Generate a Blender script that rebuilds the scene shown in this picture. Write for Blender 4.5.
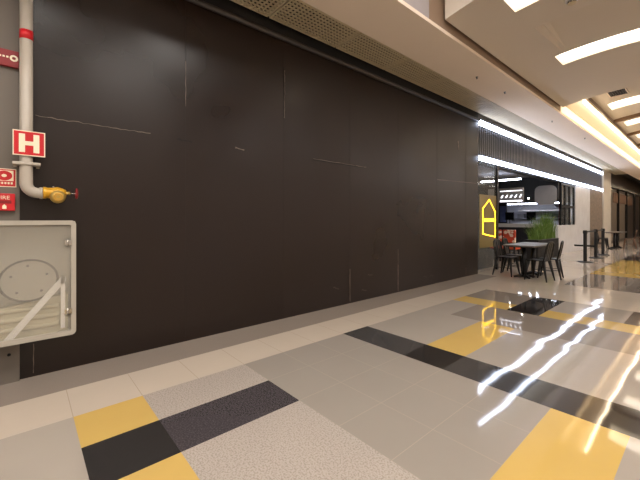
import bpy, bmesh, math, random
from mathutils import Vector, Matrix, Euler
R = math.radians
rnd = random.Random(7)
S = bpy.context.scene
C = S.collection
for o in list(bpy.data.objects):
    bpy.data.objects.remove(o, do_unlink=True)

# ------------------------------------------------------------------ camera
CX, CH = 3.832, 1.35
cam = bpy.data.cameras.new('camera'); cam.sensor_width = 36; cam.lens = 36 * 341.8 / 640
cam.shift_y = -20.7 / 640; cam.clip_start = .05; cam.clip_end = 200
camo = bpy.data.objects.new('camera', cam); C.objects.link(camo)
camo.location = (CX, 0, CH); camo.rotation_euler = (R(90), 0, R(48.99))
S.camera = camo
# ------------------------------------------------------------------ world / exposure
W = bpy.data.worlds.new('world'); S.world = W; W.use_nodes = True
W.node_tree.nodes['Background'].inputs[0].default_value = (1, .86, .7, 1)
W.node_tree.nodes['Background'].inputs[1].default_value = .05
S.view_settings.view_transform = 'Standard'; S.view_settings.look = 'None'
S.view_settings.gamma = 1; S.view_settings.use_curve_mapping = False
S.view_settings.exposure = 0.5
SLOT_E = 2.3        # radiance of the recessed ceiling lights
STRIP_E = 8.0      # shopfront light bars
COVE_E = 10.0       # thin cove line
GLOW_E = .38         # emission painting the light that falls on the cove fascia
FILL_E = 13.0   # also      # unseen high-ceiling panels, added to brighten the near area

# ------------------------------------------------------------------ helpers
def lin(c):
    return tuple(((v/255)/12.92 if v/255 <= .04045 else ((v/255+.055)/1.055)**2.4) for v in c) + (1,)
def mat(name, rgb, rough=.5, metal=0, var=.08, scale=6, bump=0, bscale=40, spec=.5, emit=0, ecol=None, rvar=0):
    m = bpy.data.materials.new(name); m.use_nodes = True
    nt = m.node_tree; b = nt.nodes['Principled BSDF']; L = nt.links
    tc = nt.nodes.new('ShaderNodeTexCoord')
    nz = nt.nodes.new('ShaderNodeTexNoise'); nz.inputs['Scale'].default_value = scale; nz.inputs['Detail'].default_value = 4
    L.new(tc.outputs['Object'], nz.inputs['Vector'])
    mx = nt.nodes.new('ShaderNodeMix'); mx.data_type = 'RGBA'
    c = lin(rgb)
    mx.inputs[6].default_value = tuple(v*(1-var) for v in c[:3])+(1,)
    mx.inputs[7].default_value = tuple(min(1, v*(1+var)) for v in c[:3])+(1,)
    L.new(nz.outputs['Fac'], mx.inputs[0]); L.new(mx.outputs[2], b.inputs['Base Color'])
    b.inputs['Roughness'].default_value = rough; b.inputs['Metallic'].default_value = metal
    b.inputs['Specular IOR Level'].default_value = spec
    if rvar:
        mr = nt.nodes.new('ShaderNodeMapRange'); L.new(nz.outputs['Fac'], mr.inputs[0])
        mr.interpolation_type = 'SMOOTHSTEP'; mr.inputs[1].default_value = .2; mr.inputs[2].default_value = .8
        mr.inputs[3].default_value = rough-rvar; mr.inputs[4].default_value = rough+rvar
        L.new(mr.outputs[0], b.inputs['Roughness'])
    if bump:
        n2 = nt.nodes.new('ShaderNodeTexNoise'); n2.inputs['Scale'].default_value = bscale
        L.new(tc.outputs['Object'], n2.inputs['Vector'])
        bp = nt.nodes.new('ShaderNodeBump'); bp.inputs['Distance'].default_value = bump; bp.inputs['Strength'].default_value = 1
        L.new(n2.outputs['Fac'], bp.inputs['Height']); L.new(bp.outputs[0], b.inputs['Normal'])
    if emit:
        b.inputs['Emission Color'].default_value = lin(ecol or rgb); b.inputs['Emission Strength'].default_value = emit
    return m

def floor_mat(name, rgb, rough=.1, speck=None, sp_amt=.25, sp_scale=55, joints=False, var=.05, jaxes=(0, 1)):
    m = bpy.data.materials.new(name); m.use_nodes = True
    nt = m.node_tree; b = nt.nodes['Principled BSDF']; L = nt.links; N = nt.nodes.new
    tc = N('ShaderNodeTexCoord')
    nz = N('ShaderNodeTexNoise'); nz.inputs['Scale'].default_value = 2.2; nz.inputs['Detail'].default_value = 6
    L.new(tc.outputs['Object'], nz.inputs['Vector'])
    mx = N('ShaderNodeMix'); mx.data_type = 'RGBA'; c = lin(rgb)
    mx.inputs[6].default_value = tuple(v*(1-var) for v in c[:3])+(1,); mx.inputs[7].default_value = tuple(v*(1+var) for v in c[:3])+(1,)
    L.new(nz.outputs['Fac'], mx.inputs[0]); col = mx.outputs[2]
    fine = N('ShaderNodeTexNoise'); fine.inputs['Scale'].default_value = sp_scale; fine.inputs['Detail'].default_value = 3
    L.new(tc.outputs['Object'], fine.inputs['Vector'])
    if speck:
        rp = N('ShaderNodeValToRGB'); rp.color_ramp.elements[0].position = .47; rp.color_ramp.elements[1].position = .60
        rp.color_ramp.elements[0].color = (0, 0, 0, 1); rp.color_ramp.elements[1].color = (sp_amt*3,)*3+(1,)
        L.new(fine.outputs['Fac'], rp.inputs[0])
        m2 = N('ShaderNodeMix'); m2.data_type = 'RGBA'; m2.inputs[7].default_value = lin(speck)
        L.new(rp.outputs[0], m2.inputs[0]); L.new(col, m2.inputs[6]); col = m2.outputs[2]
    if joints:
        sx = N('ShaderNodeSeparateXYZ'); L.new(tc.outputs['Object'], sx.inputs[0])
        outs = []
        for ax, o0, p in ((0, .965, .4215), (1, .26, .432)):
            a = N('ShaderNodeMath'); a.operation = 'SUBTRACT'; L.new(sx.outputs[ax], a.inputs[0]); a.inputs[1].default_value = o0
            d = N('ShaderNodeMath'); d.operation = 'PINGPONG'; L.new(a.outputs[0], d.inputs[0]); d.inputs[1].default_value = p/2
            l = N('ShaderNodeMath'); l.operation = 'LESS_THAN'; L.new(d.outputs[0], l.inputs[0]); l.inputs[1].default_value = .0022
            outs.append(l.outputs[0])
        mm = N('ShaderNodeMath'); mm.operation = 'MAXIMUM'; L.new(outs[jaxes[0]], mm.inputs[0]); L.new(outs[jaxes[1]], mm.inputs[1])
        m3 = N('ShaderNodeMix'); m3.data_type = 'RGBA'; m3.inputs[7].default_value = lin(joints)
        L.new(mm.outputs[0], m3.inputs[0]); L.new(col, m3.inputs[6]); col = m3.outputs[2]
    L.new(col, b.inputs['Base Color'])
    b.inputs['Roughness'].default_value = rough*.45; b.inputs['Specular IOR Level'].default_value = .75
    # slightly wavy polish: the reflections wander
    wv = N('ShaderNodeTexNoise'); wv.inputs['Scale'].default_value = 1.7; wv.inputs['Detail'].default_value = 0.6
    L.new(tc.outputs['Object'], wv.inputs['Vector'])
    bp = N('ShaderNodeBump'); bp.inputs['Distance'].default_value = .0036; bp.inputs['Strength'].default_value = 1
    L.new(wv.outputs['Fac'], bp.inputs['Height']); L.new(bp.outputs[0], b.inputs['Normal'])
    return m

class MB:
    def __init__(s): s.bm = bmesh.new()
    def box(s, x0, x1, y0, y1, z0, z1, bev=0, mi=0, M=None):
        t = bmesh.new(); bmesh.ops.create_cube(t, size=1)
        bmesh.ops.scale(t, vec=(abs(x1-x0), abs(y1-y0), abs(z1-z0)), verts=t.verts)
        bmesh.ops.translate(t, vec=((x0+x1)/2, (y0+y1)/2, (z0+z1)/2), verts=t.verts)
        if bev: bmesh.ops.bevel(t, geom=t.edges[:], offset=bev, segments=2, affect='EDGES', profile=.5)
        return s._add(t, M, mi)
    def _add(s, t, M=None, mi=0):
        if M is not None: bmesh.ops.transform(t, matrix=M, verts=t.verts)
        for f in t.faces: f.material_index = mi
        me = bpy.data.meshes.new('tmp'); t.to_mesh(me); t.free()
        s.bm.from_mesh(me); bpy.data.meshes.remove(me); return s
    def tube(s, pts, r, n=10, closed=False, M=None, mi=0, caps=True):
        pts = [Vector(p) for p in pts]; t = bmesh.new(); rings = []; k = len(pts)
        rr = r if isinstance(r, (list, tuple)) else [r]*k
        up = Vector((0, 0, 1)); prev = None
        for i, p in enumerate(pts):
            if closed: d = pts[(i+1) % k]-pts[i-1]
            else: d = pts[min(i+1, k-1)]-pts[max(i-1, 0)]
            d.normalize()
            if prev is None:
                a = up if abs(d.z) < .9 else Vector((1, 0, 0)); u = d.cross(a).normalized()
            else:
                u = prev-d*prev.dot(d); u.normalize()
            prev = u; v = d.cross(u)
            rings.append([t.verts.new(p+(u*math.cos(q)+v*math.sin(q))*rr[i]) for q in [2*math.pi*j/n for j in range(n)]])
        for i in range(k if closed else k-1):
            a, b = rings[i], rings[(i+1) % k]
            for j in range(n): t.faces.new((a[j], a[(j+1) % n], b[(j+1) % n], b[j]))
        if caps and not closed:
            t.faces.new(rings[0][::-1]); t.faces.new(rings[-1])
        bmesh.ops.recalc_face_normals(t, faces=t.faces)
        for f in t.faces: f.smooth = len(f.verts) == 4
        return s._add(t, M, mi)
    def lathe(s, prof, n=24, M=None, mi=0):        # profile (r, z) about z
        t = bmesh.new(); rings = []
        for r, z in prof:
            rings.append([t.verts.new((max(r, 1e-4)*math.cos(2*math.pi*j/n), max(r, 1e-4)*math.sin(2*math.pi*j/n), z)) for j in range(n)])
        for a, b in zip(rings, rings[1:]):
            for j in range(n): t.faces.new((a[j], a[(j+1) % n], b[(j+1) % n], b[j]))
        t.faces.new(rings[0][::-1]); t.faces.new(rings[-1])
        bmesh.ops.recalc_face_normals(t, faces=t.faces)
        return s._add(t, M, mi)
    def prism(s, poly, d0, d1, axis='x', M=None, mi=0):   # poly in the plane across axis
        t = bmesh.new()
        def P(a, b, d): return {'x': (d, a, b), 'y': (a, d, b), 'z': (a, b, d)}[axis]
        A = [t.verts.new(P(a, b, d0)) for a, b in poly]; B = [t.verts.new(P(a, b, d1)) for a, b in poly]
        t.faces.new(A[::-1]); t.faces.new(B); n = len(A)
        for i in range(n): t.faces.new((A[i], A[(i+1) % n], B[(i+1) % n], B[i]))
        bmesh.ops.recalc_face_normals(t, faces=t.faces)
        return s._add(t, M, mi)
    def quad(s, pts, mi=0):
        t = bmesh.new(); t.faces.new([t.verts.new(p) for p in pts]); return s._add(t, None, mi)
    def build(s, name, m, parent=None, smooth=False):
        me = bpy.data.meshes.new(name); s.bm.to_mesh(me); s.bm.free()
        for q in (m if isinstance(m, (list, tuple)) else [m]): me.materials.append(q)
        if smooth:
            for p in me.polygons: p.use_smooth = True
        o = bpy.data.objects.new(name, me); C.objects.link(o)
        if parent:
            o.parent = parent
            T = parent.matrix_local.copy(); q = parent.parent
            while q: T = q.matrix_local @ T; q = q.parent
            o.matrix_parent_inverse = T.inverted()
        return o
def tag(o, label=None, cat=None, group=None, kind=None):
    if label: o['label'] = label
    if cat: o['category'] = cat
    if group: o['group'] = group
    if kind: o['kind'] = kind
    return o
def thing(name, label, cat, loc=(0, 0, 0), group=None):
    o = bpy.data.objects.new(name, None); C.objects.link(o); o.location = loc; o.empty_display_size = .1
    bpy.context.view_layer.update()
    return tag(o, label, cat, group)
def struct(name, mb, m, label=None, smooth=False):
    return tag(mb.build(name, m, None, smooth), label, None, None, 'structure')
def local(o, t):            # a mesh modelled in the thing's own frame
    o.parent = t; o.matrix_parent_inverse = Matrix(); return o
def dup(root, loc, rotz, label=None):
    r = root.copy(); C.objects.link(r); r.location = loc; r.rotation_euler = (0, 0, rotz)
    if label: r['label'] = label
    for ch in root.children:
        c = ch.copy(); C.objects.link(c); c.parent = r
        for g in ch.children:
            d = g.copy(); C.objects.link(d); d.parent = c
    return r
FACE_X = Matrix.Rotation(R(90), 4, 'Y')      # lathe axis z -> +x

# ------------------------------------------------------------------ materials
M = {}
M['hoard'] = mat('black_hoarding_paint', (31, 20, 16), .36, var=.3, scale=.45, rvar=.15, spec=.42)
M['column'] = mat('grey_column_paint', (104, 96, 88), .6, var=.08, scale=2)
M['peel'] = mat('peeled_edge', (108, 96, 88), .6)
M['chip'] = mat('paint_chip_grey', (62, 54, 49), .6)
M['gouge'] = mat('dark_gouge', (14, 11, 10), .7)
M['black'] = mat('matte_black', (20, 19, 20), .55)
M['blackmetal'] = mat('black_metal', (26, 24, 24), .38, .3)
M['track'] = mat('dark_track', (58, 52, 50), .4)
M['soffit'] = mat('soffit_plaster', (243, 227, 210), .8, var=.04, scale=1.2)
M['ceil'] = mat('ceiling_plaster', (212, 201, 188), .8, var=.04, scale=.8)
M['grille'] = mat('grille_beige', (205, 190, 160), .5)
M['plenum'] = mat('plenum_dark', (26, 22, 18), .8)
M['beam'] = mat('brown_beam', (128, 100, 76), .6)
M['slot'] = mat('slot_light', (255, 246, 230), .5, emit=SLOT_E, ecol=(255, 244, 226))
M['slotrim'] = mat('slot_recess', (250, 240, 225), .6)
M['strip'] = mat('cool_light_bar', (245, 248, 255), .4, emit=STRIP_E, ecol=(218, 230, 255))
M['cove'] = mat('warm_cove_line', (255, 240, 210), .4, emit=COVE_E, ecol=(255, 232, 196))
M['glow'] = mat('lit_fascia_glow', (255, 236, 206), .5, emit=GLOW_E, ecol=(255, 232, 200))
M['flush'] = mat('added_flush_light', (255, 248, 238), .5, emit=8, ecol=(252, 250, 250))
M['fill_light'] = mat('added_panel_light', (255, 246, 235), .5, emit=FILL_E, ecol=(255, 249, 242))
M['cream'] = floor_mat('cream_stone', (200, 186, 170), .10, joints=(176, 160, 142), jaxes=(1, 1))
M['band'] = floor_mat('grey_kerb_stone', (150, 138, 127), .5, speck=(125, 116, 108), sp_amt=.1, sp_scale=200)
M['grey'] = floor_mat('grey_tile', (156, 147, 138), .11, joints=(172, 160, 146))
M['plain'] = floor_mat('pale_grey_tile', (168, 158, 148), .10)
M['dgrey'] = floor_mat('mid_grey_tile', (140, 129, 119), .09)
M['yellow'] = floor_mat('yellow_tile', (206, 172, 98), .11)
M['blk'] = floor_mat('black_tile', (46, 43, 42), .11)
M['blk2'] = floor_mat('charcoal_tile', (66, 63, 62), .11)
M['blk3'] = floor_mat('jet_tile', (34, 30, 29), .11)
M['terr'] = floor_mat('pale_terrazzo', (182, 171, 162), .16, speck=(140, 129, 119), sp_amt=.2, sp_scale=95)
M['dterr'] = floor_mat('dark_granite', (62, 57, 60), .15, speck=(98, 92, 96), sp_amt=.16, sp_scale=95)
M['white'] = mat('white_paint', (226, 222, 216), .5)
M['offwhite'] = mat('off_white_marble', (222, 222, 224), .35, var=.16, scale=2.5)
M['pillar'] = mat('cream_pillar', (200, 192, 180), .5)
M['brick'] = None
M['shopdark'] = mat('shop_dark', (38, 37, 42), .6)
M['shopgrey'] = mat('shop_grey', (130, 130, 134), .6)
M['blob'] = mat('grey_board', (150, 148, 148), .5)
M['slat'] = mat('grey_slat', (118, 116, 120), .4, .2)
M['red'] = mat('sign_red', (196, 24, 34), .4)
M['dred'] = mat('dark_red', (130, 16, 24), .45)
M['signwhite'] = mat('sign_cream_white', (236, 226, 200), .45)
M['pipe'] = mat('white_pipe_paint', (176, 167, 155), .35)
M['brass'] = mat('valve_yellow', (214, 160, 40), .35, .15)
M['brass2'] = mat('cap_brass', (190, 158, 86), .35, .55)
M['cab'] = mat('cabinet_grey_paint', (172, 165, 153), .4)
M['cabin'] = mat('cabinet_inside', (156, 150, 138), .6)
M['hose'] = mat('hose_canvas', (186, 178, 148), .8, var=.08, scale=20)
M['chrome'] = mat('chrome', (190, 186, 180), .25, .9)
M['wood'] = mat('tabletop_wood', (104, 98, 90), .3, var=.15, scale=5)
M['woodchair'] = mat('chair_brown_wood', (92, 62, 42), .45, var=.15, scale=8)
M['leaf'] = mat('grass_leaf', (104, 136, 58), .55, var=.4, scale=10)
M['leafdark'] = mat('grass_leaf_dark', (44, 58, 30), .55, var=.4, scale=10)
M['blackplant'] = mat('planter_black', (30, 29, 30), .5)
M['orange'] = mat('orange_fabric', (208, 92, 56), .8)
M['kitchen'] = mat('kitchen_panel', (190, 190, 200), .4)
M['kglow'] = mat('kitchen_lamp', (240, 244, 255), .4, emit=14, ecol=(230, 236, 255))
M['blue'] = mat('blue_poster', (92, 104, 150), .5, var=.5, scale=9)
M['screen'] = mat('dark_screen', (18, 18, 22), .2)
M['shield'] = mat('shield_yellow', (255, 205, 40), .4, emit=4.5, ecol=(255, 200, 40))
M['text'] = mat('lit_letters', (245, 245, 250), .4, emit=2.4, ecol=(240, 240, 250))
M['facade'] = mat('dark_brown_facade', (58, 48, 42), .35, var=.3, scale=1)
M['facpan'] = mat('facade_grey_panel', (120, 108, 96), .3, var=.3, scale=1.5)
M['spot'] = mat('spot_lamp', (255, 250, 240), .4, emit=25, ecol=(255, 246, 235))
def brickmat():
    m = mat('brown_mosaic', (128, 112, 98), .6, var=.75, scale=9, bump=.01, bscale=12); return m
M['brick'] = brickmat()
def patterned():
    m = bpy.data.materials.new('orange_patterned_cloth'); m.use_nodes = True; nt = m.node_tree; b = nt.nodes['Principled BSDF']
    tc = nt.nodes.new('ShaderNodeTexCoord'); v = nt.nodes.new('ShaderNodeTexVoronoi'); v.inputs['Scale'].default_value = 9
    r = nt.nodes.new('ShaderNodeValToRGB'); r.color_ramp.interpolation = 'CONSTANT'
    r.color_ramp.elements[0].color = lin((238, 216, 200)); r.color_ramp.elements[1].position = .47; r.color_ramp.elements[1].color = lin((206, 78, 50))
    nt.links.new(tc.outputs['Object'], v.inputs['Vector']); nt.links.new(v.outputs['Distance'], r.inputs[0]); nt.links.new(r.outputs[0], b.inputs['Base Color'])
    b.inputs['Roughness'].default_value = .8; return m
M['pattern'] = patterned()
def glassmat(name, rgb, alpha, rough=.03):
    m = bpy.data.materials.new(name); m.use_nodes = True; nt = m.node_tree
    for n in list(nt.nodes): nt.nodes.remove(n)
    out = nt.nodes.new('ShaderNodeOutputMaterial'); mix = nt.nodes.new('ShaderNodeMixShader')
    tr = nt.nodes.new('ShaderNodeBsdfTransparent'); gl = nt.nodes.new('ShaderNodeBsdfPrincipled')
    gl.inputs['Base Color'].default_value = lin(rgb); gl.inputs['Roughness'].default_value = rough
    mix.inputs[0].default_value = alpha
    nt.links.new(tr.outputs[0], mix.inputs[1]); nt.links.new(gl.outputs[0], mix.inputs[2]); nt.links.new(mix.outputs[0], out.inputs[0]); return m
M['glass'] = glassmat('clear_glass', (200, 205, 205), .10)
M['cabglass'] = glassmat('dusty_cabinet_glass', (205, 198, 184), .22, .15)
M['gold'] = glassmat('frosted_gold_film', (150, 130, 78), .82, .35)

# ------------------------------------------------------------------ floor
gx = lambda k: .965+.4215*k
gy = lambda k: .26+.432*k
xs = [-7, 0, .47] + [gx(k) for k in range(0, 19)] + [9.0]
ys = [-9.0, -4.06] + [gy(k) for k in range(0, 60)] + [46.0]
fm = ['cream', 'band', 'grey', 'plain', 'dgrey', 'yellow', 'blk', 'blk2', 'blk3', 'terr', 'dterr']
def cell(i, j):
    x = (xs[i]+xs[i+1])/2; y = (ys[j]+ys[j+1])/2
    if x < 0: return 'cream'
    if x < .47: return 'band' if y < gy(19) else 'cream'
    if x < gx(0): return 'cream'
    k = int(math.floor((x-.965)/.4215+1e-6)); q = int(math.floor((y-.26)/.432+1e-6))
    if y < .26: return 'plain'
    if q == 0: return 'blk' if k == 1 else 'yellow'
    if q in (1, 2): return 'dterr' if k == 1 else 'terr'
    if q in (3, 4, 5): return 'yellow' if k == 5 else ('grey' if k < 5 else 'plain')
    if q == 6: return ['blk2', 'blk2', 'blk3', 'blk2', 'blk2', 'blk'][k % 6]
    if q in (7, 8, 9): return 'yellow' if k == 2 else 'plain'
    if q in (10, 11): return 'dgrey' if k > 0 else 'plain'
    if q == 12: return 'blk3' if k == 2 else 'yellow'
    if q in (13, 14): return 'blk2' if k in (2, 5) else 'dgrey' if k < 2 else 'plain'
    if q < 19 or k < 2: return 'cream'
    if q < 24: return 'dgrey'
    if q < 34: return 'yellow'
    if q < 38: return 'blk2'
    if q < 44: return 'dgrey'
    return 'cream'
mb = MB()
for i in range(len(xs)-1):
    for j in range(len(ys)-1):
        mb.quad([(xs[i], ys[j], 0), (xs[i+1], ys[j], 0), (xs[i+1], ys[j+1], 0), (xs[i], ys[j+1], 0)], fm.index(cell(i, j)))
bmesh.ops.remove_doubles(mb.bm, verts=mb.bm.verts, dist=1e-4)
struct('floor', mb, [M[k] for k in fm], 'polished mall floor of cream, grey, yellow and black tiles')

# ------------------------------------------------------------------ walls
hw = struct('wall_left', MB().box(-.12, 0, -.03, 8.53, 0, 3.86), M['hoard'], 'black painted hoarding wall closing off a shop')
# sheet joints and scars of the hoarding
def child(name, mb, m, label=None):
    o = mb.build(name, m, hw)
    if label: o['label'] = label
    return o
mb = MB()
for y in (1.36, 2.68, 3.97, 5.25, 6.61, 7.9): mb.box(0, .0015, y-.0012, y+.0012, .02, 3.8)
child('sheet_joint', mb, mat('joint_dark', (28, 23, 21), .6))  # dark joint strips between the sheets
def ribbon(pts, w, t=.004):        # ragged sliver on the wall face, pts in (y, z)
    r = random.Random(len(pts)*17+int(w*1e4)); L = []; Rr = []
    n = len(pts)
    for i, (y, z) in enumerate(pts):
        a = Vector(pts[min(i+1, n-1)])-Vector(pts[max(i-1, 0)]); a.normalize(); nn = Vector((-a.y, a.x))*w*r.uniform(.3, 1)
        L.append((y+nn.x, z+nn.y)); Rr.append((y-nn.x, z-nn.y))
    return MB().prism(L+Rr[::-1], .0005, t)
def seg(a, b, n, j, sd):
    r = random.Random(sd)
    return [(a[0]+(b[0]-a[0])*i/n+r.uniform(-j, j)*(abs(b[1]-a[1]) > .2), a[1]+(b[1]-a[1])*i/n+r.uniform(-j, j)*(abs(b[1]-a[1]) < .2)) for i in range(n+1)]
child('peeling_seam', ribbon(seg((.08, 2.245), (1.0, 2.24), 24, .006, 1), .0045), M['peel'])
child('peeling_seam', ribbon(seg((2.69, 3.38), (2.69, 2.73), 16, .006, 2), .006), M['peel'])
child('gouge_mark', ribbon(seg((2.675, 3.42), (2.675, 2.75), 16, .008, 3), .010), M['gouge'])
child('peeling_seam', ribbon(seg((3.2, 2.235), (4.36, 2.225), 16, .004, 4), .006), M['peel'])
child('gouge_mark', ribbon(seg((3.2, 2.222), (4.3, 2.212), 16, .004, 5), .010), M['gouge'])
child('peeling_seam', ribbon(seg((6.61, 2.19), (8.5, 2.24), 16, .004, 6), .008), M['peel'])
child('peeling_seam', ribbon(seg((3.97, .55), (3.97, .03), 10, .002, 7), .006), M['peel'])
child('peeling_seam', ribbon(seg((5.25, .5), (5.25, .02), 10, .002, 8), .012), M['peel'])
child('peeling_seam', ribbon(seg((5.25, .8), (5.25, .5), 8, .002, 9), .004), M['peel'])
child('peeling_seam', ribbon(seg((1.36, 3.1), (1.36, 2.6), 10, .003, 10), .004), M['peel'])
child('peeling_seam', ribbon(seg((.07, .28), (.07, .03), 6, .002, 11), .004), M['peel'])
child('peeling_seam', ribbon(seg((7.9, .2), (7.9, .03), 6, .002, 12), .010), M['peel'])
child('paint_chip', ribbon(seg((1.96, 2.225), (2.08, 2.215), 5, .004, 13), .012), M['peel'])
child('gouge_mark', ribbon(seg((1.27, 2.22), (1.43, 2.215), 6, .006, 14), .016), M['gouge'])
child('gouge_mark', ribbon(seg((7.52, 3.15), (7.55, 2.95), 6, .01, 15), .03), M['peel'])
for i, (y, z) in enumerate([(4.25, .18), (4.4, .42), (6.1, .2), (6.35, .2), (3.6, .3), (7.9, .36)]):
    child('paint_chip', ribbon(seg((y, z), (y+.12, z-.03), 4, .012, 30+i), .012), M['chip'])
child('top_track', MB().tube([(.02, 0, 3.80), (.02, 8.53, 3.80)], .035, 8), M['track'])
struct('wall_column', MB().box(-.3, .03, -9, -.02, 0, 5.2), M['column'], 'grey painted column face at the left edge')
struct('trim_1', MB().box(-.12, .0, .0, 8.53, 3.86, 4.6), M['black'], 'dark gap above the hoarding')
# opposite side, ends
struct('wall_right', MB().box(9, 9.2, -9, 46, 0, 5.4), M['ceil'], 'cream wall across the mall corridor')
struct('wall_back', MB().box(-.3, 9.2, -9.2, -9, 0, 5.4), M['ceil'], 'cream wall behind the corridor')
struct('wall_end', MB().box(-7, 9.2, 46, 46.2, 0, 5.4), M['facade'], 'dark wall at the corridor end')

# ------------------------------------------------------------------ ceiling
struct('trim_2', MB().box(.62, 1.37, -9, 46, 3.95, 4.0), M['soffit'], 'plaster soffit running along the shopfronts')
struct('trim_3', MB().box(1.335, 1.37, 4.05, 46, 4.0, 5.3), mat('shaded_fascia_brown', (150, 126, 106), .7), 'upright edge of the plaster soffit, its shade painted brown')  # brown tone paints the shade on the fascia beside the hanging panel
struct('trim_14', MB().box(1.335, 1.37, -9, 4.05, 4.0, 5.3), mat('lilac_grey_fascia', (172, 164, 166), .7), 'pale upright edge of the soffit by the high ceiling')  # same fascia, coloured lighter outside the painted shade
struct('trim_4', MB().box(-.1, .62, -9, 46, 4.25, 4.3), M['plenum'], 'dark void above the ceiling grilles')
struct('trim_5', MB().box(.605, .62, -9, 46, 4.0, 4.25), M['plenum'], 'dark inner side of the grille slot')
struct('ceiling', MB().box(1.37, 9, -9, 46, 5.2, 5.3), M['ceil'], 'upper cream ceiling')
gl_first = None
for i in range(22):
    y0 = .02+i*1.19; y1 = y0+1.165
    if i == 0:
        m_ = MB(); X0, X1 = .07, .60
        m_.box(X0, X1, y0, y0+.02, 3.95, 4.0); m_.box(X0, X1, y1-.02, y1, 3.95, 4.0)
        m_.box(X0, X0+.02, y0, y1, 3.95, 4.0); m_.box(X1-.02, X1, y0, y1, 3.95, 4.0)
        for k in range(1, 9): m_.box(X0+.0589*k-.010, X0+.0589*k+.010, y0+.02, y1-.02, 3.95, 3.962)
        for k in range(1, 20): m_.box(X0+.02, X1-.02, y0+.0583*k-.010, y0+.0583*k+.010, 3.95, 3.962)
        gl_first = m_.build('ceiling_grille', M['grille'])
        g = gl_first
    else:
        g = gl_first.copy(); C.objects.link(g); g.location = (0, i*1.19, 0)
    tag(g, 'beige square-mesh ceiling grille panel in the row above the black wall' if i < 7 else 'square-mesh ceiling grille panel in the row above the lit shopfront',
        'ceiling grille', 'grille panels above the black wall' if i < 7 else 'grille panels above the shopfront')

# arched main panel
PX0, PX1, PM = 1.42, 4.08, 2.75
def arch(x, z0, amp):
    t = min(1, abs(x-PM)/(PM-PX0)); return z0+amp*(1-t**2.0)
def arched(y0, y1, z0, amp, slots, n=40, steps=(), thick=None, mname='ceil', name='ceiling', x0=PX0, x1=PX1):
    """curved plaster sheet with openings; slots: (ya, yb, xa, xb)"""
    b = MB(); xx = [x0+(x1-x0)*i/n for i in range(n+1)]
    for s_ in slots: xx += [s_[2], s_[3]]
    xx = sorted(set(xx))
    yy = sorted(set([y0, y1]+[v for s_ in slots for v in s_[:2]]+list(steps)))
    def off(x, y, near):      # shallow step up that eases back down
        if not steps: return 0
        a, e = steps[0], steps[-1]
        if y < a-1e-6 or y > e+1e-6 or (abs(y-a) < 1e-6 and near): return 0
        w = max(0, min(1, (x-2.1)/.07))
        return .15*w*(1-(y-a)/(e-a))
    for i in range(len(xx)-1):
        for j in range(len(yy)-1):
            xm = (xx[i]+xx[i+1])/2; ym = (yy[j]+yy[j+1])/2
            if any(s_[0] < ym < s_[1] and s_[2] < xm < s_[3] for s_ in slots): continue
            near = bool(steps) and ym < steps[0]
            b.quad([(x, y, arch(x, z0, amp)+off(x, y, near)) for x, y in ((xx[i], yy[j]), (xx[i], yy[j+1]), (xx[i+1], yy[j+1]), (xx[i+1], yy[j]))])
    if steps:
        for i in range(len(xx)-1):
            a = steps[0]; p, q = xx[i], xx[i+1]
            if off((p+q)/2, a, False) > 0:
                b.quad([(p, a, arch(p, z0, amp)), (q, a, arch(q, z0, amp)), (q, a, arch(q, z0, amp)+off(q, a, False)), (p, a, arch(p, z0, amp)+off(p, a, False))])
    if thick:
        for i in range(len(xx)-1):
            for y in (y0, y1):
                p, q = xx[i], xx[i+1]
                b.quad([(p, y, arch(p, z0, amp)), (q, y, arch(q, z0, amp)), (q, y, thick), (p, y, thick)])
        for x in (x0, x1): b.quad([(x, y0, z0), (x, y1, z0), (x, y1, thick), (x, y0, thick)])
    bmesh.ops.remove_doubles(b.bm, verts=b.bm.verts, dist=1e-4)
    return b
def slot_light(sl, z0, amp, label, h=.12):
    ya, yb, xa, xb = sl; n = 24
    t = thing('ceiling_light', label, 'ceiling light', ((xa+xb)/2, (ya+yb)/2, arch((xa+xb)/2, z0, amp)+h), 'arched ceiling lights')
    d, f = MB(), MB(); xx = [xa+(xb-xa)*i/n for i in range(n+1)]
    for p, q in zip(xx, xx[1:]):
        zp, zq = arch(p, z0, amp), arch(q, z0, amp)
        d.quad([(p, ya, zp+h), (p, yb, zp+h), (q, yb, zq+h), (q, ya, zq+h)])
        for y in (ya, yb): f.quad([(p, y, zp), (q, y, zq), (q, y, zq+h), (p, y, zp+h)])
    for x in (xa, xb):
        z = arch(x, z0, amp); f.quad([(x, ya, z), (x, yb, z), (x, yb, z+h), (x, ya, z+h)])
    d.build('diffuser', M['slot'], t); f.build('recess_frame', M['slotrim'], t)
Z0, AMP = 4.09, .14
nslots = [(4.60, 5.10, 2.05, 3.45), (7.0, 7.5, 2.02, 3.48)]
struct('trim_6', arched(4.37, 9.98, Z0, AMP, nslots, steps=(5.75, 6.9), thick=5.2), M['ceil'], 'arched plaster ceiling panel hanging over the corridor')
slot_light(nslots[0], Z0, AMP, 'bright ceiling light slot cut off at the top edge, nearest the camera')
slot_light(nslots[1], Z0, AMP, 'long curved ceiling light slot in the near arched panel, below the round detector')
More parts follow.
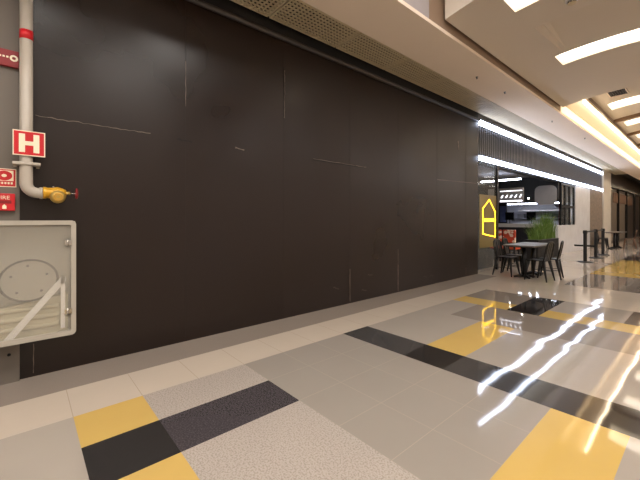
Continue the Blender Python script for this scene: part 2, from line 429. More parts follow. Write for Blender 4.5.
# cove slab, lit fascia given emission, and line beyond the panel
struct('trim_7', MB().box(1.40, 1.80, 9.98, 46, 4.20, 4.24), M['soffit'], 'tan strip of ceiling between the two light lines')
cg = MB().box(1.37, 1.392, 9.98, 45, 3.985, 4.195).build('cove_glow', M['glow']); tag(cg, 'lit upright face along the soffit edge, its light painted as a warm glow', 'cove light')
cl = thing('cove_glow', 'thin warm light line along the far edge of the tan ceiling strip', 'cove light', (1.83, 20, 4.2))
MB().box(1.815, 1.845, 9.98, 45, 4.10, 4.17).build('diffuser', M['cove'], cl); MB().box(1.80, 1.86, 9.98, 45, 4.17, 4.24).build('housing', M['soffit'], cl)
# far vault
FZ, FA = 4.22, .22
fs = []; y = 11.6
while y < 40: fs.append((y, y+.7, 2.0, 3.5)); y += 2.5
struct('trim_8', arched(9.98, 46, FZ, FA, fs, n=24, x0=1.86, x1=3.64), M['ceil'], 'arched ceiling of the farther corridor bays')
for i, s_ in enumerate(fs):
    slot_light(s_, FZ, FA, ['curved light slot just beyond the near ceiling panel, beside the air vent', 'curved light slot in the far vault, second past the air vent'][i] if i < 2 else 'curved ceiling light slot deep in the far corridor vault')
for i in range(10):
    yy = 13.45+2.5*i
    b = MB(); n = 20; xx = [1.86+(3.64-1.86)*k/n for k in range(n+1)]
    for p, q in zip(xx, xx[1:]):
        zp, zq = arch(p, FZ, FA), arch(q, FZ, FA)
        b.prism([(p, zp-.09), (q, zq-.09), (q, zq+.02), (p, zp+.02)], yy, yy+.1, 'y')
    o = b.build('ceiling_beam', M['beam'])
    tag(o, 'brown arched ceiling rib, the nearest one' if i == 0 else 'brown arched ceiling rib between the far light slots', 'ceiling rib', 'brown ribs of the far vault')
# air vent
v = thing('air_vent', 'small square perforated air vent in the far arched ceiling', 'air vent', (2.33, 10.75, arch(2.33, FZ, FA)))
b = MB(); zz = arch(2.33, FZ, FA)-.025
b.box(2.15, 2.51, 10.45, 10.47, zz-.02, zz+.01).box(2.15, 2.51, 11.0, 11.02, zz-.02, zz+.01).box(2.15, 2.17, 10.45, 11.02, zz-.02, zz+.01).box(2.49, 2.51, 10.45, 11.02, zz-.02, zz+.01)
b.build('frame', M['soffit'], v)
b = MB()
for k in range(1, 8): b.box(2.15+.045*k-.006, 2.15+.045*k+.006, 10.47, 11.0, zz-.01, zz)
for k in range(1, 12): b.box(2.17, 2.49, 10.45+.0475*k-.006, 10.45+.0475*k+.006, zz-.01, zz)
b.build('mesh_grid', M['track'], v); MB().box(2.17, 2.49, 10.47, 11.0, zz+.005, zz+.015).build('backing', M['plenum'], v)
# smoke detector and sprinklers
zd = arch(2.6, Z0, AMP)
d = thing('smoke_detector', 'round ceiling smoke detector between the two near light slots', 'smoke detector', (2.62, 5.42, zd))
MB().lathe([(.075, 0), (.075, -.02), (.06, -.03)], M=Matrix.Translation((2.62, 5.42, zd))).build('base', M['offwhite'], d)
b = MB()
for k in range(8):
    a = k*math.pi/4; b.box(-.006, .006, -.006, .006, -.055, -.028, M=Matrix.Translation((2.62+.042*math.cos(a), 5.42+.042*math.sin(a), zd)))
b.build('vent_fin', M['track'], d)
MB().lathe([(.05, -.05), (.045, -.062), (.02, -.068)], M=Matrix.Translation((2.62, 5.42, zd))).build('cap', M['grille'], d)
spr = [((1.0, 6.26), 'sprinkler head in the plaster soffit above the end of the black wall'), ((1.04, 7.43), 'pale sprinkler head in the soffit, second from the camera'),
       ((1.04, 10.56), 'sprinkler head in the soffit beside the start of the glowing cove'), ((1.14, 13.57), 'farthest sprinkler head in the soffit over the shopfront')]
for (x, y), lb in spr:
    t = thing('sprinkler_head', lb, 'sprinkler', (x, y, 3.95))
    MB().lathe([(.022, 0), (.022, -.006), (.009, -.008), (.009, -.03)], 12, M=Matrix.Translation((x, y, 3.95))).build('base', M['track'], t)
    MB().lathe([(.016, -.028), (.016, -.034)], 12, M=Matrix.Translation((x, y, 3.95))).build('deflector', M['track'], t)
struct('trim_12', MB().box(4.12, 9, 4.37, 46, 4.0, 4.05), M['soffit'], 'plaster ceiling on the other side of the corridor')
struct('trim_13', MB().box(3.64, 4.12, 9.98, 46, 4.2, 4.25), M['soffit'], 'tan ceiling strip on the other side of the vault')
for i in range(9):  # unseen flush panels added to put more light into the corridor
    for x in (5.2, 7.4):
        y = 6+3.2*i
        t = thing('ceiling_light', 'added unseen square flush light panel in the ceiling across the corridor', 'ceiling light', (x, y, 4.0), 'added flush light panels across the corridor')
        MB().box(x-.45, x+.45, y-.45, y+.45, 3.975, 3.985).build('diffuser', M['flush'], t)
        MB().box(x-.5, x+.5, y-.5, y+.5, 3.985, 4.0).build('frame', M['white'], t)
# unseen light panels added in the high ceiling to brighten the foreground
for i, (x, y) in enumerate([(3.2, -7.5), (3.2, -5), (3.2, -2.5), (3.2, 0), (3.2, 2.4), (6.6, -6), (6.6, -2), (6.6, 2)]):
    t = thing('ceiling_light', 'added unseen light panel in the high ceiling by the camera', 'ceiling light', (x, y, 5.2), 'added high ceiling light panels')
    MB().box(x-.8, x+.8, y-.5, y+.5, 5.165, 5.18).build('diffuser', M['fill_light'], t)
    b = MB(); b.box(x-.84, x+.84, y-.54, y-.5, 5.15, 5.2).box(x-.84, x+.84, y+.5, y+.54, 5.15, 5.2).box(x-.84, x-.8, y-.5, y+.5, 5.15, 5.2).box(x+.8, x+.84, y-.5, y+.5, 5.15, 5.2)
    b.build('frame', M['white'], t)

# ------------------------------------------------------------------ hydrant corner
px, py = .11, .022
t = thing('standpipe', 'white riser pipe with a red band curving into the yellow valve', 'pipe', (px, py, 1.57))
pts = [(px, py, 3.94), (px, py, 1.66)]
for k in range(1, 10):
    a = k*math.pi/18; pts.append((px, py+.075*(1-math.cos(a)), 1.645-.075*math.sin(a)))
pts += [(px, py+.085, 1.57), (px, py+.095, 1.57)]
MB().tube(pts, .043, 20).build('pipe', M['pipe'], t)
MB().tube([(px, py, 2.905), (px, py, 2.83)], .0445, 20).build('red_band', M['red'], t)
MB().tube([(px, py+.085, 1.57), (px, py+.105, 1.57)], .05, 20).build('coupling', M['pipe'], t)
b = MB().box(.04, .16, py-.085, py+.09, 1.795, 1.818, .004); b.box(.03, .06, py-.08, py-.06, 1.785, 1.83).box(.03, .06, py+.065, py+.085, 1.785, 1.83)
b.build('clamp', M['pipe'], t)
va = thing('hydrant_valve', 'yellow brass hydrant valve with a red handwheel on the pipe end', 'valve', (px, .25, 1.565))
Y = Matrix.Rotation(R(-90), 4, 'X')
MB().lathe([(.04, 0), (.05, .005), (.05, .02), (.045, .03), (.046, .07), (.054, .10), (.044, .135), (.028, .16)], 20, M=Matrix.Translation((px, py+.105, 1.575)) @ Y).build('body', M['brass'], va, True)
b = MB().lathe([(.040, 0), (.040, .05), (.055, .052), (.055, .075), (.044, .082), (.044, .088), (.03, .09)], 20, M=Matrix.Translation((px+.01, .225, 1.54)) @ FACE_X @ Matrix.Rotation(R(0), 4, 'X'))
b.build('outlet_cap', M['brass2'], va, True)
b = MB()
for r_ in (.030, .018): b.tube([(px+.10, .225+r_*math.cos(q), 1.54+r_*math.sin(q)) for q in [2*math.pi*k/20 for k in range(20)]], .003, 6, True)
b.build('cap_ring', M['brass'], va)
MB().tube([(px, .26, 1.578), (px, .315, 1.578)], .014, 12).build('bonnet', M['brass2'], va)
MB().tube([(px, .31, 1.578), (px, .37, 1.578)], .005, 8).build('stem', M['chrome'], va)
b = MB().tube([(px+.04*math.cos(q), .362, 1.578+.04*math.sin(q)) for q in [2*math.pi*k/24 for k in range(24)]], .008, 8, True)
for k in range(4):
    q = k*math.pi/2; b.tube([(px, .362, 1.578), (px+.04*math.cos(q), .362, 1.578+.04*math.sin(q))], .004, 6)
b.build('handwheel', M['dred'], va)
MB().tube([(px, .2, 1.62), (px, .2, 1.635)], .007, 8).build('screw', M['chrome'], va)
# H sign on the pipe
t = thing('hydrant_sign', 'red square sign with a big white letter H on the white pipe', 'sign', (.16, .04, 1.97))
sx = .158
MB().box(sx, sx+.004, -.062, .142, 1.868, 2.072, .001).build('plate', M['signwhite'], t)
MB().box(sx+.004, sx+.0055, -.054, .134, 1.876, 2.064).build('red_field', M['red'], t)
b = MB().box(sx+.0055, sx+.007, -.024, .014, 1.895, 2.045).box(sx+.0055, sx+.007, .066, .104, 1.895, 2.045).box(sx+.0055, sx+.007, .014, .066, 1.953, 1.987)
b.build('letter', M['signwhite'], t)
# two call signs on the grey column
def ring(cy, cz, r0, r1, x0, x1, n=24, sy=1):
    b = MB()
    for k in range(n):
        a, c = 2*math.pi*k/n, 2*math.pi*(k+1)/n
        b.prism([(cy+r0*sy*math.cos(a), cz+r0*math.sin(a)), (cy+r1*sy*math.cos(a), cz+r1*math.sin(a)), (cy+r1*sy*math.cos(c), cz+r1*math.sin(c)), (cy+r0*sy*math.cos(c), cz+r0*math.sin(c))], x0, x1)
    return b
t = thing('fire_alarm_sign', 'red square sign with a white-ringed button symbol, upper of two on the grey column', 'sign', (.03, -.1, 1.69))
MB().box(.03, .034, -.19, -.04, 1.615, 1.765).build('plate', M['signwhite'], t)
MB().box(.034, .0352, -.184, -.046, 1.621, 1.759).build('red_field', M['red'], t)
b = MB().box(.0352, .0362, -.172, -.058, 1.665, 1.750); b.build('panel', M['signwhite'], t)
disc = lambda cy, cz, r, x0, x1: MB().prism([(cy+r*math.cos(2*math.pi*k/24), cz+r*.8*math.sin(2*math.pi*k/24)) for k in range(24)], x0, x1)
disc(-.115, 1.7075, .05, .0362, .037).build('ring', M['red'], t); disc(-.115, 1.7075, .016, .037, .0378).build('button', M['signwhite'], t)
b = MB()
for k in range(6): b.box(.0352, .036, -.17+.019*k, -.158+.019*k, 1.638, 1.655)
b.build('lettering', M['signwhite'], t)
t = thing('fire_call_box', 'red FIRE call point with a dark slot, lower of two on the grey column', 'fire alarm', (.03, -.1, 1.49))
MB().box(.03, .065, -.19, -.048, 1.42, 1.56, .004).build('housing', M['red'], t)
MB().box(.065, .066, -.165, -.07, 1.478, 1.503).build('slot', M['dred'], t)
cu = bpy.data.curves.new('fire', 'FONT'); cu.body = 'FIRE'; cu.size = .042; cu.extrude = .0005; cu.align_x = 'CENTER'
to = bpy.data.objects.new('fire_tmp', cu); C.objects.link(to); bpy.context.view_layer.update()
me = bpy.data.meshes.new_from_object(to.evaluated_get(bpy.context.evaluated_depsgraph_get())); bpy.data.objects.remove(to)
me.transform(Matrix.Translation((.0665, -.118, 1.512)) @ Matrix.Rotation(R(90), 4, 'Z') @ Matrix.Rotation(R(90), 4, 'X'))
lo = bpy.data.objects.new('lettering', me); me.materials.append(M['signwhite']); C.objects.link(lo); lo.parent = t; lo.matrix_parent_inverse = t.matrix_world.inverted()
MB().prism([(-.125, 1.435), (-.10, 1.435), (-.10, 1.458), (-.1125, 1.472), (-.125, 1.458)], .065, .0665).build('arrow', M['signwhite'], t)
t = thing('fire_extinguisher_sign', 'long dark red sign with white lettering high on the grey column', 'sign', (.03, -.2, 2.66))
b = MB().box(.03, .06, -.6, -.025, 2.60, 2.735, .003); b.build('housing', M['dred'], t)
b = MB()
for k in range(10): b.box(.06, .0612, -.30+.022*k, -.286+.022*k, 2.668, 2.682)
b.build('lettering', M['signwhite'], t)
ring(-.055, 2.672, .012, .026, .06, .0612).build('symbol', M['signwhite'], t)

# hose cabinet
CXF = .2
t = thing('hose_cabinet', 'grey wall cabinet with a glass door holding a fire hose reel', 'fire hose cabinet', (.03, -.05, .37))
cy0, cy1, cz0, cz1 = -.55, .345, .365, 1.335
b = MB().box(.031, .185, cy0, cy0+.012, cz0, cz1).box(.031, .185, cy1-.012, cy1, cz0, cz1).box(.031, .185, cy0, cy1, cz0, cz0+.012).box(.031, .185, cy0, cy1, cz1-.012, cz1)
b.box(.031, .04, cy0, cy1, cz0, cz1); b.build('body', M['cabin'], t)
def rrect(y0, y1, z0, z1, r, n=6):
    P = []
    for (cy, cz, a0) in ((y1-r, z1-r, 0), (y0+r, z1-r, 90), (y0+r, z0+r, 180), (y1-r, z0+r, 270)):
        for k in range(n+1):
            a = R(a0+90*k/n); P.append((cy+r*math.cos(a), cz+r*math.sin(a)))
    return P
def frame_ring(outer, inner, x0, x1):
    b = MB(); n = len(outer)
    for i in range(n):
        j = (i+1) % n
        (a, c), (d, e) = outer[i], outer[j]; (f, g), (h, k) = inner[i], inner[j]
        b.quad([(x1, a, c), (x1, d, e), (x1, h, k), (x1, f, g)])
        b.quad([(x0, a, c), (x0, d, e), (x1, d, e), (x1, a, c)])
        b.quad([(x0, f, g), (x0, h, k), (x1, h, k), (x1, f, g)])
    return b
o_ = rrect(cy0-.01, cy1+.005, cz0-.01, cz1+.005, .035); i_ = rrect(cy0+.035, cy1-.03, cz0+.032, cz1-.032, .012)
door = frame_ring(o_, i_, .183, .202).build('door', M['cab'], t)
MB().box(.186, .190, cy0+.03, cy1-.025, cz0+.028, cz1-.028).build('pane', M['cabglass'], door)
for z in (1.15, .56):
    b = MB().tube([(.206, cy1-.055, z-.03), (.206, cy1-.055, z+.03)], .007, 8).box(.2, .206, cy1-.075, cy1-.025, z-.02, z+.02); b.build('hinge', M['chrome'], door)
# reel inside
rc = (.04, .85)
b = ring(rc[0], rc[1], .160, .175, .165, .172, 36, 1.1); b.build('reel_ring', M['gouge'], t)
MB().prism([(rc[0]+1.1*.162*math.cos(2*math.pi*k/32), rc[1]+.162*math.sin(2*math.pi*k/32)) for k in range(32)], .10, .16).build('reel_disc', M['cabin'], t)
for a in (20, 95, 160, 230, 310):
    MB().tube([(.16, rc[0]+.12*math.cos(R(a)), rc[1]+.12*math.sin(R(a))), (.168, rc[0]+.12*math.cos(R(a)), rc[1]+.12*math.sin(R(a)))], .01, 8).build('rivet', M['track'], t)
b = MB().prism([(-.12, .39), (-.06, .39), (.28, .82), (.28, .86), (.25, .86)], .166, .176); b.build('bracket_arm', M['white'], t)
MB().box(.166, .176, .245, .275, .42, .86).build('bracket_post', M['white'], t)
b = MB()
for k in range(9): b.tube([(.06+.03*(k % 3), -.5, .40+.026*k), (.06+.03*(k % 3), .2, .40+.026*k), (.07+.03*(k % 3), .24, .41+.026*k)], .02, 8)
b.prism([(-.5, .378), (.3, .378), (.3, .70), (-.1, .64), (-.5, .6)], .05, .12)
b.build('folded_hose', M['hose'], t)
# small anchor hole on column
tag(MB().lathe([(.012, 0), (.012, .006), (.004, .008)], 12, M=Matrix.Translation((.03, -.085, .235)) @ FACE_X).build('anchor_bolt', M['gouge']), 'dark bolt in the grey column below the hose cabinet', 'bolt')

# ------------------------------------------------------------------ shopfront
Y0, Y1 = 8.53, 23.0
fa = thing('shop_fascia', 'long shop fascia of upright grey slats between two white light bars', 'shop fascia', (0, 15.7, 2.8))
MB().box(-.25, -.022, Y0, Y1, 2.78, 3.95).build('backing', M['black'], fa)
b = MB(); y = Y0+.05
while y < Y1: b.box(-.022, -.010, y, y+.020, 2.95, 3.68); y += .118
b.build('slats', M['slat'], fa)
MB().box(-.022, 0.0, Y0, Y1, 3.86, 3.95).build('head_trim', M['track'], fa)
for z0, z1, lb in ((3.685, 3.825, 'upper white linear light bar on the slatted shop fascia'), (2.81, 2.945, 'lower white linear light bar along the bottom of the slatted fascia')):
    t = thing('light_bar', lb, 'light bar', (0, 15.7, z0))
    MB().box(.004, .05, Y0+.02, Y1, z0+.010, z1-.010).build('diffuser', M['strip'], t)
    MB().box(.001, .006, Y0+.01, Y1+.01, z0, z1).build('housing', M['blackmetal'], t)
# interior shell
struct('wall_shop_side', MB().box(-6, -.13, 8.40, 8.53, 0, 3.9), M['shopdark'], 'dark inner side wall of the food shop')
struct('wall_shop_back', MB().box(-6.1, -6, 8.4, 23, 0, 3.9), M['shopdark'], 'dark back wall of the food shop')
struct('trim_9', MB().box(-6, -.25, 8.53, 23, 3.05, 3.1), M['shopgrey'], 'grey shop ceiling')
# kitchen wall facing the corridor, with pass opening
b = MB().box(-6, .0-.31, 17.2, 17.3, 0, .95).box(-6, -.31, 17.2, 17.3, 2.08, 3.05).box(-6, -2.55, 17.2, 17.3, .95, 2.08)
struct('wall_kitchen', b, M['shopdark'], 'dark kitchen wall with a wide serving opening')
struct('wall_kitchen_back', MB().box(-6, -.3, 19.4, 19.5, 0, 3.05), M['kitchen'], 'blue grey wall inside the kitchen')
t = thing('kitchen_light', 'bright white light panel under the kitchen ceiling', 'ceiling light', (-1.8, 17.7, 2.1))
MB().box(-3.0, -.5, 17.32, 17.42, 2.04, 2.10).build('diffuser', M['kglow'], t); MB().box(-3.1, -.45, 17.32, 18.6, 2.10, 2.14).build('housing', M['white'], t)
for (x0, x1), lb in (((-2.52, -2.14), 'left dark order screen in the kitchen opening'), ((-1.62, -1.26), 'right dark order screen in the kitchen opening')):
    t = thing('monitor', lb, 'monitor', ((x0+x1)/2, 16.9, .98))
    MB().box(x0, x1, 16.93, 16.97, 1.32, 1.68, .005).build('casing', M['black'], t)
    MB().box(x0+.02, x1-.02, 16.925, 16.93, 1.34, 1.66).build('screen', M['screen'], t)
    xm = (x0+x1)/2; MB().tube([(xm, 16.98, 1.4), (xm, 16.98, 1.17)], .015, 8).box(xm-.1, xm+.1, 16.9, 17.04, 1.155, 1.17).build('stand', M['black'], t)
t = thing('service_counter', 'white topped order counter in front of the kitchen', 'counter', (-1.8, 16.6, 0))
MB().box(-3.2, -.85, 16.3, 17.15, 1.0, 1.155, .01).build('countertop', M['white'], t); MB().box(-3.1, -.9, 16.4, 17.1, 0, 1.0).build('base', M['shopdark'], t)
tag(MB().box(-2.84, -2.58, 17.18, 17.2, 1.22, 1.98).build('menu_poster', M['blue']), 'blue and white poster at the left of the kitchen opening', 'poster')
tag(MB().box(-.46, -.34, 17.13, 17.19, 1.1, 2.0).build('red_banner', M['dred']), 'narrow red vertical sign beside the kitchen opening', 'sign')
struct('trim_10', MB().box(-.33, -.24, 17.1, 17.2, 0, 3.0), M['white'], 'white post beside the kitchen opening')
t = thing('range_hood', 'steel extractor hood inside the bright kitchen', 'extractor hood', (-1.4, 18.9, 1.75))
MB().prism([(-2.5, 1.78), (-.7, 1.78), (-1.0, 2.02), (-2.2, 2.02)], 18.5, 19.39, 'y').build('canopy', M['shopgrey'], t)
MB().box(-2.5, -.7, 18.48, 18.5, 1.74, 1.80).build('rim', M['white'], t)
t = thing('kitchen_shelf', 'wall shelf inside the kitchen behind the order screens', 'shelf', (-1.6, 19.2, 1.35))
MB().box(-3.0, -.5, 19.1, 19.39, 1.36, 1.39).build('board', M['shopgrey'], t)
MB().box(-3.0, -2.97, 19.12, 19.39, 1.25, 1.36).build('bracket', M['chrome'], t); MB().box(-.53, -.5, 19.12, 19.39, 1.25, 1.36).build('bracket', M['chrome'], t)
for i, (x, w, h, mm, lb) in enumerate([(-2.6, .3, .22, 'shopgrey', 'grey box at the left of the kitchen shelf'), (-2.05, .22, .28, 'white', 'white box on the kitchen shelf between the screens'), (-1.05, .34, .2, 'track', 'dark box at the right of the kitchen shelf')]):
    tag(MB().box(x-w/2, x+w/2, 19.12, 19.36, 1.391, 1.391+h, .01).build('storage_box', M[mm]), lb, 'box')
# ceiling bulkhead, pendants
struct('trim_11', MB().box(-2.4, -.05, 15.45, 15.55, 2.1, 3.05), M['black'], 'black bulkhead over the counter')
for i, (x, z) in enumerate([(-1.75, 2.2), (-1.05, 2.2), (-1.3, 2.55)]):
    t = thing('spotlight', ['left', 'right', 'upper'][i]+' small bright spotlight on the black bulkhead', 'spotlight', (x, 15.4, z))
    MB().tube([(x, 15.45, z), (x, 15.40, z)], .035, 12).build('can', M['black'], t); MB().tube([(x, 15.402, z), (x, 15.395, z)], .028, 12).build('lamp', M['spot'], t)
for (x0, x1, y, z, lb, mm) in ((-2.1, -.69, 13.5, 2.80, 'white linear pendant light near the shop ceiling, behind the glass', M['kglow']), (-1.2, -.3, 12.5, 2.38, 'thin grey rail hanging under the pendant light', M['shopgrey'])):
    t = thing('linear_pendant', lb, 'pendant light', (x0, y, z))
    MB().box(x0, x1, y-.02, y+.02, z-.02, z+.03).build('bar', mm, t)
    MB().tube([(x0+.1, y, z), (x0+.1, y, 3.05)], .004, 6).build('wire', M['black'], t); MB().tube([(x1-.1, y, z), (x1-.1, y, 3.05)], .004, 6).build('wire', M['black'], t)
# grey hanging boards
t = thing('hanging_sign', 'grey hanging board with small white lettering behind the glass', 'sign', (-.7, 12.07, 2.2))
MB().box(-1.25, -.14, 12.07, 12.11, 1.90, 2.38, .01).build('board', M['blob'], t)
b = MB().box(-.85, -.18, 12.062, 12.07, 1.93, 1.97)
for k in range(5): b.prism([(-.83+.14*k, 2.06), (-.79+.14*k, 2.06), (-.745+.14*k, 2.15), (-.775+.14*k, 2.15)], 12.062, 12.07, 'y')
b.box(-.85, -.18, 12.062, 12.07, 2.27, 2.29)
b.build('lettering', M['text'], t)
for x in (-1.1, -.3): MB().tube([(x, 12.09, 2.36), (x, 12.09, 3.05)], .006, 6).build('hanger', M['black'], t)
t = thing('hanging_sign', 'blank grey rounded board hanging above and behind the tall grass planter', 'sign', (-.45, 15.3, 2.3))
MB().prism(rrect(-.80, -.06, 1.92, 2.66, .2), 15.28, 15.32, 'y').build('board', M['blob'], t)
MB().tube([(-.45, 15.3, 2.66), (-.45, 15.3, 3.05)], .006, 6).build('hanger', M['black'], t)
# first bay: glass, post, gold film, shield
t = thing('glass_partition', 'glass side panel with a gold film at the end of the black wall', 'glass partition', (0, 9.1, 0))
MB().box(-.012, -.004, 8.54, 9.62, .02, 2.78).build('pane', M['glass'], t)
MB().box(-.05, .03, 9.62, 9.70, 0, 2.80).build('post', M['blackmetal'], t)
MB().box(-.004, -.001, 8.62, 9.62, .62, 1.98).build('gold_film', M['gold'], t)
sh = [(8.80, .98), (9.55, .88), (9.55, 1.55), (9.18, 1.86), (8.80, 1.62)]
t = thing('shield_sign', 'glowing yellow shield outline on the gold film', 'sign', (.0, 9.2, 1.35))
b = MB()
for i in range(len(sh)):
    a, c = Vector(sh[i]), Vector(sh[(i+1) % len(sh)]); d = (c-a).normalized(); n = Vector((-d.y, d.x))*.010
    b.prism([tuple(a+n), tuple(c+n), tuple(c-n), tuple(a-n)], .0, .006)
b.build('outline', M['shield'], t)
b = MB()
for k in range(5): b.box(.0, .006, 8.88+.125*k, 8.95+.125*k, 1.29, 1.37)
b.build('lettering', M['shield'], t)

def grass(n, x0, x1, y0, y1, z0, h0, h1, seed, spread=.25):
    r = random.Random(seed); bm = bmesh.new()
    for _ in range(n):
        x, y = r.uniform(x0, x1), r.uniform(y0, y1); h = r.uniform(h0, h1)*(.5+.5*min(1, (y-y0)/(y1-y0)*1.6)) if h1 > 1 else r.uniform(h0, h1); a = r.uniform(0, 6.28); lean = r.uniform(.05, spread)
        w = r.uniform(.010, .018); dx, dy = math.cos(a), math.sin(a); prev = None
        for k in range(6):
            s_ = k/5; c = Vector((x+dx*lean*s_**2, y+dy*lean*s_**2, z0+h*(s_-.12*s_**3))); ww = w*(1-s_*.92)
            l, q = bm.verts.new(c+Vector((-dy, dx, 0))*ww), bm.verts.new(c-Vector((-dy, dx, 0))*ww)
            if prev: bm.faces.new((prev[0], prev[1], q, l))
            prev = (l, q)
    m_ = MB(); m_.bm.free(); m_.bm = bm; return m_
# planter behind the glass
t = thing('grass_planter', 'low dark slatted planter of dim grass behind the gold film glass', 'planter', (-.44, 9.55, 0))
b = MB().box(-.62, -.27, 9.0, 10.1, 0, .50)
y = 9.02
while y < 10.06: b.box(-.27, -.25, y, y+.03, .02, .52); y += .075
b.build('planter_box', M['blackplant'], t); grass(160, -.55, -.33, 9.1, 10.0, .48, .35, .75, 3, .2).build('grass', M['leafdark'], t)
t = thing('grass_planter', 'tall green ornamental grass in a black box behind the cafe table', 'planter', (-.05, 13.4, 0))
b = MB().box(-.25, .15, 12.5, 14.7, .0, .68, .01)
y = 12.55
while y < 14.62: b.box(.15, .165, y, y+.06, .03, .66); y += .12
b.build('planter_box', M['blackplant'], t); grass(480, -.2, .1, 12.6, 14.6, .66, .35, 1.2, 5, .45).build('grass', M['leaf'], t)
# booths
for i, (x0, x1) in enumerate([(-1.05, -.62), (-.58, -.2)]):
    t = thing('booth_seat', ['left', 'right'][i]+' orange and white patterned booth seat behind the cafe table', 'booth seat', ((x0+x1)/2, 11.7, 0))
    MB().box(x0, x1, 11.55, 11.62, .62, 1.02, .02).build('backrest', M['pattern'], t)
    MB().box(x0, x1, 11.62, 12.0, .40, .48, .015).build('seat', M['orange'], t)
    for a, c, zt in ((x0+.02, 11.57, .62), (x1-.06, 11.57, .62), (x0+.02, 11.94, .40), (x1-.06, 11.94, .40)):
        MB().box(a, a+.04, c, c+.04, 0, zt).build('leg', M['black'], t)
    MB().box(x0+.06, x1-.06, 11.575, 11.605, .2, .24).build('stretcher', M['black'], t)
# white counter front, window, wall, mosaic, pillar
struct('wall_counter', MB().box(-.3, 0, 15.2, 20.3, 0, 1.12), M['offwhite'], 'white marble counter front')
struct('wall_white', MB().box(-.3, 0, 17.75, 20.3, 1.12, 2.775), M['offwhite'], 'pale marble wall beside the order window')
struct('wall_mosaic', MB().box(-.3, .01, 20.3, 23.0, 0, 2.775), M['brick'], 'brown mosaic wall strip')
struct('wall_pillar', MB().box(-.3, .06, 22.98, 25.0, 0, 3.95), M['pillar'], 'cream pillar at the end of the shopfront')
t = thing('order_window', 'black framed order window above the white counter', 'window', (-.1, 16.8, 1.12))
b = MB()
for y in (15.8, 16.35, 17.0, 17.7): b.box(-.1, -.03, y-.04, y+.04, 1.12, 2.78)
b.box(-.1, -.03, 15.76, 17.74, 1.82, 1.9).box(-.1, -.03, 15.76, 17.74, 2.7, 2.78).build('frame', M['blackmetal'], t)
MB().box(-.07, -.06, 15.8, 17.7, 1.12, 2.72).build('pane', M['glass'], t)
t = thing('drink_dispenser', 'black drink machine standing on the white counter in the order window', 'drink machine', (-.18, 17.1, 1.12))
MB().box(-.29, -.12, 16.65, 17.6, 1.12, 1.22, .01).build('base', M['black'], t); MB().box(-.29, -.15, 16.7, 17.2, 1.22, 1.95, .01).build('tower', M['black'], t)
MB().box(-.28, -.13, 17.42, 17.55, 1.22, 1.85, .01).build('cup_stack', M['white'], t)
# neighbouring shop
fc = struct('wall_neighbour', MB().box(-.5, -.1, 25.0, 46, 0, 5.2), M['facade'], 'dark brown front of the next shop')
for y0, y1, mm in ((25.4, 27.6, 'facpan'), (28.3, 30.5, 'facpan'), (31.5, 34, 'facade')):
    o = MB().box(-.1, -.06, y0, y1, .1, 3.0).build('front_panel', M[mm], fc)
b = MB()
for y in (25.1, 27.9, 31, 34.5, 38): b.box(-.1, .02, y-.08, y+.08, 0, 3.3)
b.box(-.1, .02, 25, 46, 3.2, 3.35).build('mullion', M['blackmetal'], fc)
MB().box(-.1, -.03, 26.4, 33.5, 2.35, 2.95).build('sign_board', mat('tan_board', (104, 74, 54), .5), fc)

# ------------------------------------------------------------------ furniture
def make_chair(name, label, mm):
    t = thing(name, label, 'chair', (0, 0, 0), None)
    # seat, slightly dished, front at +y
    b = MB(); n = 8
    for i in range(n):
        for j in range(n):
            def P(u, v):
                w = .185-.02*(1-v); x = (u-.5)*2*w; y = -.18+.37*v; d = .012*(1-((2*u-1)**2))*(1-((2*v-1)**2))
                return (x, y, .455-d)
            b.quad([P(i/n, j/n), P((i+1)/n, j/n), P((i+1)/n, (j+1)/n), P(i/n, (j+1)/n)])
    bmesh.ops.remove_doubles(b.bm, verts=b.bm.verts, dist=1e-4)
    r = bmesh.ops.extrude_face_region(b.bm, geom=b.bm.faces[:]); bmesh.ops.translate(b.bm, vec=(0, 0, -.02), verts=[v for v in r['geom'] if isinstance(v, bmesh.types.BMVert)])
    bmesh.ops.recalc_face_normals(b.bm, faces=b.bm.faces)
    local(b.build('seat', mm), t)
    for sx in (-1, 1):
        for sy in (-1, 1):
            top = Vector((sx*.15, .15 if sy > 0 else -.15, .44)); bot = Vector((sx*.205, .21 if sy > 0 else -.235, 0))
            b = MB(); b.tube([bot, bot.lerp(top, .5), top], [.014, .026, .04], 8)
            local(b.build('leg', mm, None, True), t)
    hoop = [(-.17, -.16, .44), (-.178, -.19, .58), (-.178, -.215, .70), (-.16, -.232, .80), (-.11, -.24, .845), (0, -.244, .858), (.11, -.24, .845), (.16, -.232, .80), (.178, -.215, .70), (.178, -.19, .58), (.17, -.16, .44)]
    local(MB().tube(hoop, .016, 8).build('back_frame', mm, None, True), t)
    for x in (-.085, 0, .085):
        b = MB().prism([(-.17, .445), (-.162, .445), (-.237, .85), (-.245, .85)], x-.03, x+.03)
        local(b.build('back_slat', mm), t)
    for sx in (-1, 1): local(MB().tube([(sx*.187, .19, .2), (sx*.187, -.2, .2)], .007, 6).build('stretcher', mm), t)
    return t
ch = make_chair('cafe_chair', '', M['blackmetal'])
spots = [(.56, 8.82, -95, 'black metal cafe chair at the left end of the near table'), (.54, 9.42, -85, 'black metal cafe chair behind the near table by the shop side'),
         (1.29, 8.66, 84, 'black metal cafe chair in front of the near table, closest to the camera'), (1.36, 9.18, 98, 'black metal cafe chair at the right end of the near table')]
for i, (x, y, rz, lb) in enumerate(spots):
    if i == 0: ch.location = (x, y, 0); ch.rotation_euler = (0, 0, R(rz)); ch['label'] = lb; o = ch
    else: o = dup(ch, (x, y, 0), R(rz), lb)
    o['group'] = 'black chairs round the near table'
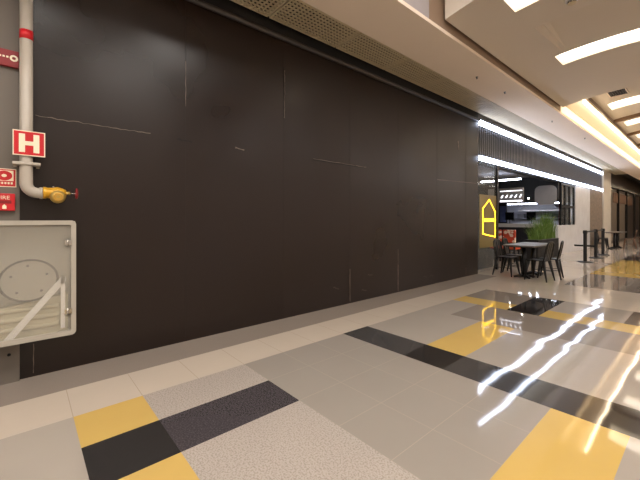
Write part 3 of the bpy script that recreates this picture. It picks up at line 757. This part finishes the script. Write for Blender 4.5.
def make_table(label, loc, L, Wd):
    t = thing('cafe_table', label, 'table')
    local(MB().box(-Wd/2, Wd/2, -L/2, L/2, .735, .765, .006).build('tabletop', M['wood']), t)
    local(MB().box(-Wd/2+.05, Wd/2-.05, -L/2+.05, L/2-.05, .715, .735).build('apron', M['blackmetal']), t)
    for s_ in (-1, 1):
        y = s_*L*.22
        p = MB().tube([(0, y, .03), (0, y,   .72)], .045, 12).build('pedestal', M['blackmetal']); local(p, t)
        b = MB()
        for a in (45, 135, 225, 315):
            b.tube([(0, y, .05), (.12*math.cos(R(a)), y+.12*math.sin(R(a)), .04), (.23*math.cos(R(a)), y+.23*math.sin(R(a)), .022)], [.04, .032, .022], 8)
        f = b.build('foot_cross', M['blackmetal']); local(f, p)
    t.location = loc; return t
make_table('grey wood cafe table on black cross feet beside the black wall end', (.95, 9.10, 0), 1.4, .64)
make_table('distant cafe table with a pale top near the dark shop', (.85, 20.9, 0), 1.5, .6)
o = dup(ch, (.42, 20.45, 0), R(-90), 'black cafe chair at the left of the distant table'); o['group'] = 'chairs at the distant table'
o = dup(ch, (.30, 21.35, 0), R(-85), 'black cafe chair behind the distant table'); o['group'] = 'chairs at the distant table'
wc = make_chair('wooden_chair', 'brown wooden chair at the right side of the distant table', M['woodchair']); wc.location = (1.30, 21.2, 0); wc.rotation_euler = (0, 0, R(95)); wc['group'] = 'chairs at the distant table'
o = dup(wc, (1.5, 22.9, 0), R(60), 'brown wooden chair farthest right beyond the distant table'); o['group'] = 'chairs at the distant table'
# stanchions
st = [((1.18, 13.41), 'black queue barrier post nearest the camera'), ((1.15, 15.09), 'middle black queue barrier post of the row'), ((1.10, 16.56), 'farthest black queue barrier post of the row')]
for i, ((x, y), lb) in enumerate(st):
    t = thing('barrier_post', lb, 'barrier post', (x, y, 0), 'black queue barrier posts')
    Tm = Matrix.Translation((x, y, 0))
    MB().lathe([(.20, 0), (.20, .014), (.17, .026), (.06, .035)], 24, M=Tm).build('base', M['black'], t)
    MB().lathe([(.05, .03), (.05, .90)], 16, M=Tm).build('pole', M['black'], t)
    MB().lathe([(.06, .90), (.06, .985), (.045, 1.0)], 16, M=Tm).build('cap', M['black'], t)
    if i < 2:
        x2, y2 = st[i+1][0]
        MB().prism([(x-.002, y+.04), (x+.002, y+.04), (x2+.002, y2-.045), (x2-.002, y2-.045)], .925, .975, 'z').build('belt', M['black'], t)
    if i == 1:
        MB().box(x-.62, x-.045, y-.015, y+.015, .38, .44).build('side_rail', M['black'], t)
